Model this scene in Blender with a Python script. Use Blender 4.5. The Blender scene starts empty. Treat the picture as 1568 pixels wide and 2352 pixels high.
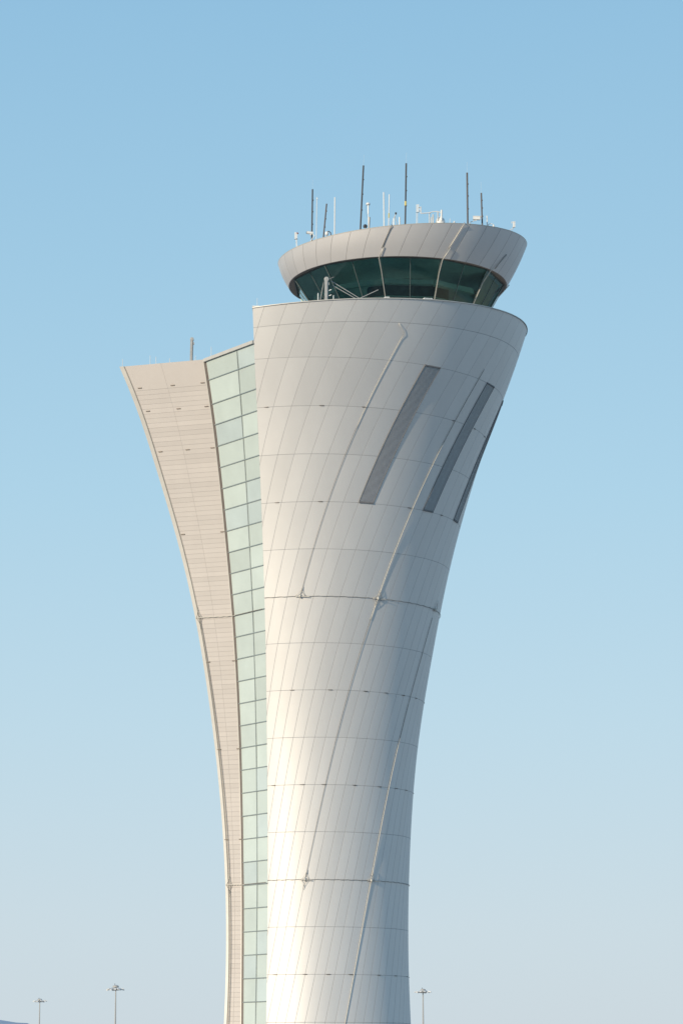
import bpy, bmesh, math, random
from mathutils import Vector
random.seed(7)
# ---------------------------------------------------------------- camera model (metres; tower about 225 m away)
F=6545.;CX=784.;CY=1176.;HOR=2469.;CAMY=-225.;CZ=1.7
P_ANG=math.atan((HOR-CY)/F);cp,sp=math.cos(P_ANG),math.sin(P_ANG)
def depth(Y,z): return (Y-CAMY)*cp+(z-CZ)*sp
def projy(Y,z): return CY-F*(-(Y-CAMY)*sp+(z-CZ)*cp)/depth(Y,z)
def proj(X,Y,z): return CX+F*X/depth(Y,z),projy(Y,z)
def at(px,py,Y):
    dx=px-CX;dy=CY-py
    fy=F*cp-dy*sp; fz=F*sp+dy*cp
    t=(Y-CAMY)/fy
    return dx*t,Y,CZ+fz*t
def interp(t,x):
    if x<=t[0][0]:
        a,b=t[0],t[1]
    elif x>=t[-1][0]: a,b=t[-2],t[-1]
    else:
        for a,b in zip(t,t[1:]):
            if a[0]<=x<=b[0]: break
    return a[1]+(b[1]-a[1])*(x-a[0])/(b[0]-a[0])
SIL=[(765,1209),(830,1190),(940,1147),(1060,1100),(1215,1055),(1310,1030),(1410,1010),(1520,990),(1620,972),(1720,957),(1820,948),(1925,942),(2034,938),(2140,936),(2250,938),(2352,943)]
RT=[(765,300),(940,262),(1215,226),(1410,210),(1620,192),(1820,180),(2034,170),(2250,168),(2352,170)]
CUT=[(709,580),(780,582),(860,586),(960,591),(1050,596),(1160,600),(1270,604),(1380,608),(1480,610),(1590,612),(1700,613),(1810,614),(1920,615),(2023,615),(2130,614),(2240,613),(2352,611)]
FR=[(825,470),(920,485),(1030,500),(1150,512),(1250,522),(1350,531),(1440,539),(1540,545),(1650,550),(1760,554),(1880,556),(2000,558),(2100,559),(2200,558),(2352,557)]
FL=[(843,278),(900,305),(980,332),(1060,356),(1140,380),(1220,405),(1310,428),(1400,448),(1480,463),(1560,475),(1650,488),(1740,499),(1830,508),(1920,515),(2010,520),(2100,522),(2200,522),(2300,520),(2352,517)]
def edgeX(t,Y,z):
    return (interp(t,projy(Y,z))-CX)*depth(Y,z)/F
def smooth_table(fn,z0=-2.,z1=63.,dz=.5,sig=2.6):
    n=int((z1-z0)/dz)+1;raw=[fn(z0+i*dz) for i in range(n)];out=[];w=int(3*sig/dz)
    def g(i):
        if i<0:return 2*raw[0]-raw[min(n-1,-i)]
        if i>=n:return 2*raw[-1]-raw[max(0,2*(n-1)-i)]
        return raw[i]
    ks=[math.exp(-.5*(k*dz/sig)**2) for k in range(-w,w+1)];s=sum(ks)
    for i in range(n):out.append(sum(g(i+k-w)*ks[k] for k in range(2*w+1))/s)
    def f(z):
        q=(z-z0)/dz;i=max(1,min(n-3,int(q)));t=q-i
        p0,p1,p2,p3=out[i-1],out[i],out[i+1],out[i+2]
        return p1+.5*t*(p2-p0+t*(2*p0-5*p1+4*p2-p3+t*(3*(p1-p2)+p3-p0)))
    return f
XC=-1.89
_RAD=smooth_table(lambda z:edgeX(SIL,0,z)-XC)
def RAD(z):return _RAD(z)
def sec(z):return XC,RAD(z)
def _cut(z):
    R=RAD(z);Y=-R
    for _ in range(8):
        X=edgeX(CUT,Y,z);a=math.asin((XC-X)/R);Y=-R*math.cos(a)
    return X
CUTX=smooth_table(_cut)
def cut(z):
    R=RAD(z);X=CUTX(z);a=math.asin((XC-X)/R);return X,-R*math.cos(a),a
def _fr(z):
    X0,Y0,a=cut(z);Y=Y0+3
    for _ in range(20): X=edgeX(FR,Y,z); Y=Y0+1.43*(X0-X)
    return X
FRX=smooth_table(_fr)
def _fl(z):
    X0,Y0,a=cut(z);X=FRX(z);Y=Y0+1.43*(X0-X);Yl=Y+2
    for _ in range(20): Xl=edgeX(FL,Yl,z); Yl=Y+.35*(X-Xl)
    return Xl
FLX=smooth_table(_fl)
def fin(z):
    X0,Y0,a=cut(z);X=FRX(z);Y=Y0+1.43*(X0-X);Xl=FLX(z);return (X,Y),(Xl,Y+.35*(X-Xl))
# the rim of the shell lies in a tilted plane, rising to the right and to the back
def rimplane(x,y):return 59.60+.070*(x-(95-0)*depth(-15.7,59.6)/F)+.042*(y+15.7)
SP=6.0
RINGS=[(2.0,16),(5.55,15),(9.12,14),(12.69,13),(16.24,12),(19.86,11),(23.43,10),(27.02,9),(30.6,8),(34.15,7),(37.65,6),(41.2,5),(44.71,4),(48.23,3),(51.73,2),(55.22,1)]
ZR1=55.22
FLOOR=58.0
FINTOP=56.55
CABY=4.0
ROOT=bpy.context.scene.collection

def link(o,parent=None):
    ROOT.objects.link(o)
    if parent: o.parent=parent
    return o
def empty(name,loc,label,cat,group=None):
    o=bpy.data.objects.new(name,None);ROOT.objects.link(o);o.location=loc;o.empty_display_size=.2
    o['label']=label;o['category']=cat
    if group:o['group']=group
    return o
class MB:
    def __init__(s): s.v=[];s.f=[];s.m=[];s.uv=None;s.sm=False
    def add(s,vs,fs,m=0):
        n=len(s.v);s.v+= [tuple(v) for v in vs];s.f+=[tuple(i+n for i in f) for f in fs];s.m+=[m]*len(fs)
    def box(s,a,b,m=0):
        x0,y0,z0=a;x1,y1,z1=b
        s.add([(x0,y0,z0),(x1,y0,z0),(x1,y1,z0),(x0,y1,z0),(x0,y0,z1),(x1,y0,z1),(x1,y1,z1),(x0,y1,z1)],
          [(0,3,2,1),(4,5,6,7),(0,1,5,4),(1,2,6,5),(2,3,7,6),(3,0,4,7)],m)
    def bar(s,p,q,w,h,m=0,up=(0,0,1)):
        p=Vector(p);q=Vector(q);d=(q-p).normalized();u=Vector(up)
        if abs(d.dot(u))>.98:u=Vector((0,1,0))
        a=d.cross(u).normalized()*w/2;b=a.cross(d).normalized()*h/2
        vs=[p-a-b,p+a-b,p+a+b,p-a+b,q-a-b,q+a-b,q+a+b,q-a+b]
        s.add(vs,[(0,1,2,3),(7,6,5,4),(0,4,5,1),(1,5,6,2),(2,6,7,3),(3,7,4,0)],m)
    def tube(s,pts,r,n=8,m=0,caps=True):
        pts=[Vector(p) for p in pts];rs=r if isinstance(r,(list,tuple)) else [r]*len(pts)
        vs=[];a=None
        for i,p in enumerate(pts):
            d=(pts[min(i+1,len(pts)-1)]-pts[max(i-1,0)]).normalized()
            if a is None:
                a=d.cross(Vector((0,1,0)) if abs(d.y)<.9 else Vector((1,0,0))).normalized()
            a=(a-d*a.dot(d)).normalized();b=d.cross(a)
            for k in range(n):
                t=2*math.pi*k/n;vs.append(p+(a*math.cos(t)+b*math.sin(t))*rs[i])
        fs=[(i*n+k,i*n+(k+1)%n,(i+1)*n+(k+1)%n,(i+1)*n+k) for i in range(len(pts)-1) for k in range(n)]
        if caps:fs+=[tuple(range(n))[::-1],tuple((len(pts)-1)*n+k for k in range(n))]
        s.add(vs,fs,m)
    def lathe(s,c,prof,n=20,m=0,axis='z'):
        c=Vector(c);vs=[]
        for r,h in prof:
            for k in range(n):
                t=2*math.pi*k/n
                o=(r*math.cos(t),r*math.sin(t),h)
                if axis=='x':o=(h,r*math.cos(t),r*math.sin(t))
                if axis=='y':o=(r*math.cos(t),h,r*math.sin(t))
                vs.append(c+Vector(o))
        fs=[(i*n+k,i*n+(k+1)%n,(i+1)*n+(k+1)%n,(i+1)*n+k) for i in range(len(prof)-1) for k in range(n)]
        fs+=[tuple(range(n))[::-1],tuple((len(prof)-1)*n+k for k in range(n))]
        s.add(vs,fs,m)
    def build(s,name,mats,parent=None,smooth=False,angle=None):
        me=bpy.data.meshes.new(name)
        org=parent.matrix_world.translation.copy() if parent and parent.type=='EMPTY' else None
        # vertices are world coordinates; make them local to the thing
        off=Vector((0,0,0))
        p=parent
        while p is not None:
            off+=Vector(p.location);p=p.parent
        me.from_pydata([tuple(Vector(v)-off) for v in s.v],[],s.f);me.update()
        if not isinstance(mats,(list,tuple)):mats=[mats]
        for m in mats:me.materials.append(m)
        for pl,mi in zip(me.polygons,s.m):pl.material_index=mi
        bm=bmesh.new();bm.from_mesh(me);bmesh.ops.recalc_face_normals(bm,faces=bm.faces);bm.to_mesh(me);bm.free()
        if smooth:
            for pl in me.polygons:pl.use_smooth=True
            if angle is not None:
                me.set_sharp_from_angle(angle=math.radians(angle))
        o=bpy.data.objects.new(name,me);link(o,parent);return o
def grid(name,nu,nv,fn,mat,parent=None,uvfn=None,smooth=True,flip=False):
    """fn(i,j)->point ; uvfn(i,j)->((U,V),(w,h))"""
    off=Vector((0,0,0));p=parent
    while p is not None:
        off+=Vector(p.location);p=p.parent
    vs=[tuple(Vector(fn(i,j))-off) for j in range(nv) for i in range(nu)]
    fs=[]
    for j in range(nv-1):
        for i in range(nu-1):
            f=(j*nu+i,j*nu+i+1,(j+1)*nu+i+1,(j+1)*nu+i)
            fs.append(f[::-1] if flip else f)
    me=bpy.data.meshes.new(name);me.from_pydata(vs,[],fs);me.update()
    if uvfn:
        uv=me.uv_layers.new(name='panel');uw=me.uv_layers.new(name='size')
        c={}
        for l in me.loops:
            k=l.vertex_index
            if k not in c:c[k]=uvfn(k%nu,k//nu)
            uv.data[l.index].uv=c[k][0];uw.data[l.index].uv=c[k][1]
    me.materials.append(mat)
    for pl in me.polygons:pl.use_smooth=smooth
    o=bpy.data.objects.new(name,me);link(o,parent);return o
def apply_parent_loc():pass

# ---------------------------------------------------------------- materials
def mat(name,col,rough=.5,metal=0.,noise=0.,nscale=1.,bump=0.,spec=.5,stretch=(1,1,1)):
    m=bpy.data.materials.new(name);m.use_nodes=True;nt=m.node_tree;b=nt.nodes['Principled BSDF']
    b.inputs['Roughness'].default_value=rough;b.inputs['Metallic'].default_value=metal
    b.inputs['Specular IOR Level'].default_value=spec
    tc=nt.nodes.new('ShaderNodeTexCoord');mp=nt.nodes.new('ShaderNodeMapping');mp.inputs['Scale'].default_value=stretch
    nt.links.new(tc.outputs['Object'],mp.inputs['Vector'])
    n=nt.nodes.new('ShaderNodeTexNoise');n.inputs['Scale'].default_value=nscale;n.inputs['Detail'].default_value=5
    nt.links.new(mp.outputs['Vector'],n.inputs['Vector'])
    r=nt.nodes.new('ShaderNodeMapRange');r.inputs['From Min'].default_value=.3;r.inputs['From Max'].default_value=.7
    r.inputs['To Min'].default_value=1-noise;r.inputs['To Max'].default_value=1+noise
    nt.links.new(n.outputs['Fac'],r.inputs['Value'])
    mx=nt.nodes.new('ShaderNodeVectorMath');mx.operation='SCALE';mx.inputs[0].default_value=col
    nt.links.new(r.outputs['Result'],mx.inputs['Scale']);nt.links.new(mx.outputs['Vector'],b.inputs['Base Color'])
    if bump:
        bp=nt.nodes.new('ShaderNodeBump');bp.inputs['Strength'].default_value=bump;bp.inputs['Distance'].default_value=.02
        nt.links.new(n.outputs['Fac'],bp.inputs['Height']);nt.links.new(bp.outputs['Normal'],b.inputs['Normal'])
    return m
def panel_mat(name,col,rough,metal,lu=.02,lv=.02,dark_u=.5,dark_v=.4,var=.03,rowvar=0.,bumpd=.02,spec=.5,rvar=.05,stagger=False):
    m=bpy.data.materials.new(name);m.use_nodes=True;nt=m.node_tree;N=nt.nodes;L=nt.links.new
    b=N['Principled BSDF'];b.inputs['Metallic'].default_value=metal;b.inputs['Specular IOR Level'].default_value=spec
    def M(op,a,b_=None,c=None):
        n=N.new('ShaderNodeMath');n.operation=op
        for k,x in enumerate((a,b_,c)):
            if x is None:continue
            if isinstance(x,(int,float)):n.inputs[k].default_value=x
            else:L(x,n.inputs[k])
        return n.outputs[0]
    u1=N.new('ShaderNodeUVMap');u1.uv_map='panel';u2=N.new('ShaderNodeUVMap');u2.uv_map='size'
    s1=N.new('ShaderNodeSeparateXYZ');s2=N.new('ShaderNodeSeparateXYZ');L(u1.outputs[0],s1.inputs[0]);L(u2.outputs[0],s2.inputs[0])
    U,V=s1.outputs[0],s1.outputs[1];W,H=s2.outputs[0],s2.outputs[1]
    def line(c,size,lw):
        f=M('FRACT',c);d=M('MINIMUM',f,M('SUBTRACT',1.,f));d=M('MULTIPLY',d,size)
        r=N.new('ShaderNodeMapRange');r.interpolation_type='SMOOTHSTEP'
        r.inputs['From Min'].default_value=lw*.5;r.inputs['From Max'].default_value=lw*1.3
        r.inputs['To Min'].default_value=1;r.inputs['To Max'].default_value=0
        L(d,r.inputs['Value']);return r.outputs['Result']
    mu=line(U,W,lu);mv=line(V,H,lv)
    wn=N.new('ShaderNodeTexWhiteNoise');wn.noise_dimensions='2D'
    cb=N.new('ShaderNodeCombineXYZ');L(M('FLOOR',U),cb.inputs[0]);L(M('FLOOR',V),cb.inputs[1]);L(cb.outputs[0],wn.inputs['Vector'])
    w2=N.new('ShaderNodeTexWhiteNoise');w2.noise_dimensions='1D';L(M('FLOOR',V),w2.inputs['W'])
    k=M('ADD',1.,M('MULTIPLY',M('SUBTRACT',wn.outputs['Value'],.5),2*var))
    k=M('ADD',k,M('MULTIPLY',M('SUBTRACT',w2.outputs['Value'],.5),2*rowvar))
    tc=N.new('ShaderNodeTexCoord');mp=N.new('ShaderNodeMapping');mp.inputs['Scale'].default_value=(1,1,.18);L(tc.outputs['Object'],mp.inputs[0])
    no=N.new('ShaderNodeTexNoise');no.inputs['Scale'].default_value=.9;no.inputs['Detail'].default_value=6;L(mp.outputs[0],no.inputs[0])
    k=M('ADD',k,M('MULTIPLY',M('SUBTRACT',no.outputs['Fac'],.5),.10))
    k=M('MULTIPLY',k,M('SUBTRACT',1.,M('MULTIPLY',mu,dark_u)))
    k=M('MULTIPLY',k,M('SUBTRACT',1.,M('MULTIPLY',mv,dark_v)))
    mx=N.new('ShaderNodeVectorMath');mx.operation='SCALE';mx.inputs[0].default_value=col;L(k,mx.inputs['Scale']);L(mx.outputs[0],b.inputs['Base Color'])
    L(M('ADD',rough,M('ADD',M('MULTIPLY',M('SUBTRACT',wn.outputs['Value'],.5),rvar),M('MULTIPLY',M('MAXIMUM',mu,mv),.3))),b.inputs['Roughness'])
    on=N.new('ShaderNodeTexNoise');on.inputs['Scale'].default_value=.8;on.inputs['Detail'].default_value=2;L(tc.outputs['Object'],on.inputs[0])
    h=M('ADD',M('SUBTRACT',1.,M('MAXIMUM',mu,mv)),M('MULTIPLY',M('ADD',on.outputs['Fac'],wn.outputs['Value']),.55));bp=N.new('ShaderNodeBump');bp.inputs['Strength'].default_value=.5;bp.inputs['Distance'].default_value=bumpd
    L(h,bp.inputs['Height']);L(bp.outputs[0],b.inputs['Normal'])
    return m
SHELL=panel_mat('shell_metal',(.72,.695,.665),.56,.38,lu=.016,lv=.015,dark_u=.36,dark_v=.42,var=.022)
BAND=panel_mat('band_metal',(.70,.67,.65),.55,.32,lu=.022,lv=.03,dark_u=.5,dark_v=.0,var=.012)
FINM=panel_mat('fin_planks',(.58,.525,.48),.6,.0,lu=.016,lv=.015,dark_u=.16,dark_v=.17,var=.03,rowvar=.035)
TRIM=mat('pale_trim',(.56,.53,.48),.45,.1,.05,2)
GROOVE=mat('dark_gap',(.15,.125,.11),.6,0,.1,3)
ROOFM=mat('roof_membrane',(.35,.35,.34),.8,0,.15,1.5)
CABLE=mat('pale_cable',(.56,.53,.47),.45,.2,.05,5)
CABLED=mat('dark_cable',(.30,.28,.25),.55,.2,.1,5)  # darker, rougher version of the cable colour
CLIP=mat('dark_clip',(.12,.10,.085),.5,.3,.1,9)
POLE=mat('dark_pole',(.055,.055,.06),.5,.1,.15,4)
POLEB=mat('brown_pole',(.115,.095,.088),.55,.1,.15,4)
WHITE=mat('white_paint',(.78,.77,.73),.4,0,.05,6)
GREY=mat('galvanised_grey',(.42,.41,.39),.5,.3,.12,5)
YEL=mat('yellow_tape',(.75,.6,.18),.5,0,.05,5)
RED=mat('red_lamp_lens',(.45,.10,.06),.3,0,.05,5)
BLACK=mat('black_housing',(.04,.04,.045),.5,0,.1,5)
MULL=mat('glazing_bar',(.16,.20,.19),.45,.4,.1,4)
GBAR=mat('pale_glazing_bar',(.32,.36,.35),.45,.3,.1,4)
LOUV=mat('louver_slats',(.42,.405,.40),.5,.4,.06,4)
LOUVB=mat('louver_back',(.18,.175,.175),.8,0,.1,3)
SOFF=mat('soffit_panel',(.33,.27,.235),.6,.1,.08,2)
INTC=mat('cab_ceiling',(.78,.84,.80),.8,0,.06,3)
INTD=mat('cab_interior_dark',(.06,.085,.11),.7,0,.2,2)
INTB=mat('warm_panel_brown',(.62,.42,.22),.6,0,.15,2)  # warm brown for the panel added behind the right cab window
RAILM=mat('cab_rail',(.72,.80,.75),.5,.2,.08,4)
CONC=mat('apron_concrete',(.29,.29,.285),.9,0,.18,.02,bump=.2)
HILL=mat('haze_tinted_hill',(.50,.56,.62),1,0,.08,.002)  # distance haze is painted into the pale blue base colour
def glass_pane_mat(name,col,var):
    m=mat(name,col,.12,0,.05,.5,spec=.6);nt=m.node_tree
    oi=nt.nodes.new('ShaderNodeObjectInfo');hs=nt.nodes.new('ShaderNodeHueSaturation');b=nt.nodes['Principled BSDF']
    r=nt.nodes.new('ShaderNodeMapRange');r.inputs['To Min'].default_value=1-var;r.inputs['To Max'].default_value=1+var
    nt.links.new(oi.outputs['Random'],r.inputs['Value']);nt.links.new(r.outputs[0],hs.inputs['Value'])
    src=b.inputs['Base Color'].links[0].from_socket;nt.links.new(src,hs.inputs['Color']);nt.links.new(hs.outputs[0],b.inputs['Base Color'])
    b.inputs['Coat Weight'].default_value=.4
    return m
GREEN=glass_pane_mat('green_fritted_glass',(.57,.64,.59),.07)
GREENB=glass_pane_mat('blue_fritted_glass',(.55,.63,.61),.07)
def cab_glass():
    m=bpy.data.materials.new('tinted_cab_glass');m.use_nodes=True;nt=m.node_tree;N=nt.nodes;N.clear();L=nt.links.new
    o=N.new('ShaderNodeOutputMaterial');t=N.new('ShaderNodeBsdfTransparent');g=N.new('ShaderNodeBsdfGlossy');x=N.new('ShaderNodeMixShader')
    t.inputs[0].default_value=(.56,.84,.77,1);g.inputs['Roughness'].default_value=.04;g.inputs['Color'].default_value=(.8,.95,.95,1)
    f=N.new('ShaderNodeLayerWeight');f.inputs[0].default_value=.40
    tc=N.new('ShaderNodeTexCoord');no=N.new('ShaderNodeTexNoise');no.inputs['Scale'].default_value=.5;L(tc.outputs['Object'],no.inputs[0])
    bp=N.new('ShaderNodeBump');bp.inputs['Strength'].default_value=.05;bp.inputs['Distance'].default_value=.05;L(no.outputs['Fac'],bp.inputs['Height']);L(bp.outputs[0],g.inputs['Normal'])
    L(f.outputs[0],x.inputs[0]);L(t.outputs[0],x.inputs[1]);L(g.outputs[0],x.inputs[2]);L(x.outputs[0],o.inputs[0]);return m
CGLASS=cab_glass()

# ---------------------------------------------------------------- the tower
tower=empty('control_tower',(0,0,0),'tall flaring metal clad control tower with a glazed cab on top','control tower')

def shell_pt(phi,z,out=0.):
    """phi degrees: 0 = front, + to the right"""
    R=RAD(z)+out;a=math.radians(phi);return (XC+R*math.sin(a),-R*math.cos(a),z)
_cc={}
def cutphi(z):
    k=round(z,3)
    if k not in _cc:_cc[k]=-math.degrees(cut(z)[2])
    return _cc[k]
def rimz_at(phi):
    z=60.
    for _ in range(12):
        p=shell_pt(phi,z);z=rimplane(p[0],p[1])
    return z
def phB(z):return 28.5+1.66*(z-37.6)
def SU(u,z,out=0.):return shell_pt(phB(z)+SP*u,z,out)
NU=170;N1=130;N2=22;NZ=N1+N2
def phi_of(i,z):
    c=cutphi(z);return c+(180-2*c)*i/(NU-1)
G=[]
for j in range(NZ):
    row=[]
    for i in range(NU):
        if j<N1:z=ZR1*j/(N1-1);V=interp(RINGS,z)
        else:
            f=(j-N1+1)/N2;z=ZR1
            for _ in range(3):z=ZR1+f*(rimz_at(phi_of(i,z))-ZR1)
            V=1-f/.62 if f<.62 else -(f-.62)/.38
        row.append((phi_of(i,z),z,V))
    G.append(row)
RIMC=rimz_at(cutphi(58.85))
def sfn(i,j):return shell_pt(G[j][i][0],G[j][i][1])
def suv(i,j):
    p,z,V=G[j][i];return ((p-phB(z))/SP+100,V+20),(math.radians(SP)*RAD(z),3.55 if j<N1 else (2.6 if V>0 else 1.6))
main=grid('main_shell',NU,NZ,sfn,SHELL,tower,suv)
# end wall closing the shell along its left edge
def wfn(i,j):
    a=sfn(0,j);b=sfn(NU-1,j);t=i/3
    return tuple(a[k]+(b[k]-a[k])*t for k in range(3))
grid('end_wall',4,NZ,wfn,TRIM,tower,None,False)
# deck: coping, inner parapet face and floor
out=[sfn(i,NZ-1) for i in range(NU)]
cx0=XC+3
def inset(p,f):return Vector((p[0]+(cx0-p[0])*f,p[1]*(1-f),p[2]))
mb=MB();n=len(out)
o1=[Vector(p)+Vector((0,0,.0)) for p in out];o2=[Vector(p)+Vector((0,0,.09)) for p in out];i2=[inset(p,.035)+Vector((0,0,.05)) for p in out];i1=[Vector(shell_pt(G[NZ-1][i][0],FLOOR-.1,-.75)) for i in range(NU)]
o0=[(inset(p,-.004)-Vector((0,0,.02))) for p in out];o2=[(inset(p,-.004)+Vector((0,0,.05))) for p in out]
mb.add(o0+o2+i2+i1,[(r*n+k,r*n+(k+1)%n,(r+1)*n+(k+1)%n,(r+1)*n+k) for r in range(3) for k in range(n)])
mb.build('parapet_coping',TRIM,tower)
mb=MB();mb.add([Vector(shell_pt(G[NZ-1][i][0],FLOOR,-.6)) for i in range(NU)],[tuple(range(n))]);mb.build('observation_deck',ROOFM,tower)

# louvres (let into the shell, one panel wide, three storeys tall)
def louver(u0,u1,z0,z1):
    m=MB();nn=60
    vs=[];
    for j in range(nn+1):
        z=z0+(z1-z0)*j/nn
        for q in range(4):vs.append(SU(u0+(u1-u0)*q/3,z,.015))
    m.add(vs,[(j*4+q,j*4+q+1,j*4+q+5,j*4+q+4) for j in range(nn) for q in range(3)],1)
    ns=128;dz=(z1-z0)/ns
    for j in range(ns):
        za=z0+dz*(j+.2);zb=za+dz*.75
        for q in range(3):
            ua=u0+(u1-u0)*q/3;ub=u0+(u1-u0)*(q+1)/3
            A=SU(ua,za,.055);B=SU(ub,za,.055);C=SU(ub,zb,.03);D=SU(ua,zb,.03);E=SU(ua,za,.03);G=SU(ub,za,.03)
            m.add([A,B,C,D,E,G],[(0,1,2,3),(4,5,1,0)],0)
    for ue in (u0,u1):
        for j in range(nn):
            za=z0+(z1-z0)*j/nn;zb=z0+(z1-z0)*(j+1)/nn
            m.bar(SU(ue,za,.03),SU(ue,zb,.03),.05,.06,1)
    for ze in (z0,z1):
        m.bar(SU(u0,ze,.05),SU(u1,ze,.05),.07,.10,1)
    return m.build('louver',[LOUV,LOUVB,LOUV],main)
LV=((-4.0,-3.04),(.95,1.93),(4.97,5.98))
for u0,u1 in LV:louver(u0,u1,44.75,55.2)
# cables lying on the shell
def cable(name,pts,r,m,parent=tower):
    b=MB();b.tube(pts,r,6);return b.build(name,m,parent,True)
def seamrun(u,z0,z1,o=.06,n=40,wob=0.):return [SU(u+wob*math.sin(k*1.7),z0+(z1-z0)*k/n,o) for k in range(n+1)]
A=seamrun(-6,37.8,56.8)
A+=[SU(-6.0,57.2,.1),SU(-6.3,57.6,.16),SU(-6.55,57.95,.08)]
cable('conduit',[p for p in A if p[2]>50],.022,CABLE)
cable('conduit',[p for p in A if p[2]<50.6],.014,CABLED)
cable('conduit',seamrun(0,36,50.0),.028,CABLE);cable('conduit',seamrun(0,16.4,36.2),.015,CABLED)
cable('conduit',seamrun(7,.2,27.3),.028,CABLE)
cable('conduit',seamrun(0,50.0,56,.05),.018,CABLED)
cable('conduit',seamrun(7,27.3,37,.05),.018,CABLED)
for zr in (37.65,16.24):
    p0=cutphi(zr)
    cable('ring_cable',[shell_pt(p0+(150-p0)*k/90,zr+.02*math.sin(k*2.1),.05) for k in range(91)],.018,CABLED)
    # junctions with splayed strands
    for u in (-6,0,7):
        ph=phB(zr)+SP*u
        if ph<p0+3 or ph>120:continue
        for sx,sz in ((-1,1),(1,1),(-1,-1),(1,-1)):
            if u==-6 and sz<0:continue
            if u==7 and sz<0:continue
            pts=[]
            for k in range(9):
                t=k/8;du=sx*.42*(1-t)**2.6;dz=sz*.75*t
                pts.append(SU(u+du,zr+dz,.09+.05*math.sin(math.pi*t)))
            cable('cable_strand',pts,.016,CABLE if sx<0 else CABLED)
        b=MB();c=SU(u,zr,.12);b.lathe(c,[(.02,-.14),(.09,-.08),(.10,.05),(.03,.15)],10);b.build('junction_box',CABLE,tower,True)
        b=MB();b.tube([SU(u-.35,zr-.02,.12),SU(u+.7,zr-.06,.16)],.03,6);b.build('cable_strand',CABLE,tower)
# small dark clips on the ring seams
random.seed(3);clipmesh=MB();clipmesh.add([(-.24,-.04,.015),(.16,-.04,.03),(.20,-.04,-.01),(.05,-.06,-.03),(-.12,-.04,-.015)],[(0,1,2,3,4)]);clipmesh.box((-.15,-.05,-.018),(.15,.0,.02))
clip0=None
for zi,(zr,_) in enumerate(RINGS[1:-1]):
    if zi%2==0 or zr in (37.65,16.24):continue
    k=0;u=-20+(zi*1.35)%3
    while u<20:
        ph=phB(zr)+SP*u
        if cutphi(zr)+2<ph<115 and not any(a-.3<u<b+.3 for a,b in LV if 44<zr<56):
            p=SU(u,zr,.0);q=SU(u+.1,zr,0);rz=math.atan2(q[1]-p[1],q[0]-p[0])
            if clip0 is None:
                clip0=clipmesh.build('seam_clip',CLIP,main);o=clip0
            else:
                o=clip0.copy();ROOT.objects.link(o);o.parent=main
            o.location=p;o.rotation_euler=(0,0,rz)
        u+=2.0+1.4*random.random()
print('clips',sum(1 for o in ROOT.objects if o.name.startswith('seam_clip')))

# ---------------------------------------------------------------- plank clad fin
NF=120;ZF=[FINTOP*j/(NF-1) for j in range(NF)]
FIN=[fin(z) for z in ZF]
def finp(t,z,o=0.):
    a,b=fin(z);dx,dy=a[0]-b[0],a[1]-b[1];l=math.hypot(dx,dy);nx,ny=dy/l,-dx/l
    return (b[0]+dx*t+nx*o,b[1]+dy*t+ny*o,z)
def fw(z):
    a,b=fin(z);return math.hypot(a[0]-b[0],a[1]-b[1])
def ffn(i,j):return finp(i/12,ZF[j])
def vplank(z):
    if z>54.6:return 400+min((z-54.6)/.365,.5)
    return 400-(54.6-z)/.365
def fuv(i,j):
    z=ZF[j];return ((i/12)*1.0+.52-.0+50,vplank(z)),(fw(z),.375)
fino=grid('plank_fin',13,NF,ffn,FINM,tower,fuv)
# left edge trim, a folded flange about 0.3 m wide, with a fine joint beside it
def strip(name,fa,fb,m,parent,zs=ZF):
    b=MB();vs=[];n=len(zs)
    for z in zs:vs+= [fa(z),fb(z)]
    b.add(vs,[(2*j,2*j+1,2*j+3,2*j+2) for j in range(n-1)]);return b.build(name,m,parent,True)
def prism(name,fl,m,parent,zs=ZF):
    """fl(z)-> four corner points"""
    b=MB();n=len(zs);vs=[]
    for z in zs:vs+=fl(z)
    b.add(vs,[(4*j+k,4*j+(k+1)%4,4*j+4+(k+1)%4,4*j+4+k) for j in range(n-1) for k in range(4)]+[(0,1,2,3),(4*n-1,4*n-2,4*n-3,4*n-4)])
    return b.build(name,m,parent,False)
def sh(z,d0,d1,o0,o1,side=0):
    w=fw(z)
    t0,t1=(d0/w,d1/w) if side==0 else (1+d0/w,1+d1/w)
    return [finp(t0,z,o0),finp(t1,z,o0),finp(t1,z,o1),finp(t0,z,o1)]
prism('edge_flange',lambda z:sh(z,-.06,.16+.14*min(1,max(0,(z-20)/36)),-.05,.06),TRIM,fino)
prism('edge_joint',lambda z:sh(z,.20+.14*min(1,max(0,(z-20)/36)),.235+.14*min(1,max(0,(z-20)/36)),-.05,.02),CABLED,fino)
prism('edge_flange',lambda z:sh(z,-.17,-.10,-.1,.03,1),TRIM,fino)
prism('gap_shade_strip',lambda z:sh(z,-.10,.12,-.1,.012,1),GROOVE,fino)  # dark strip paints in the shade of the recess between fin and glass
prism('edge_flange',lambda z:sh(z,.12,.17,-.1,.05,1),CABLE,fino)
# clips on the fin
for zr in (54.8,53.0,49.85,43.4,33.4,26.6,19.6):
    for t in (.13,.55,.93):
        if zr<45 and t==.55:continue
        c=MB();p=finp(t,zr,.03);q=finp(t+.01,zr,.03)
        d=(Vector(q)-Vector(p)).normalized();c.bar(Vector(p)-d*.16,Vector(p)+d*.16,.08,.06,0);c.build('seam_clip',CLIP,fino)
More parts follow.
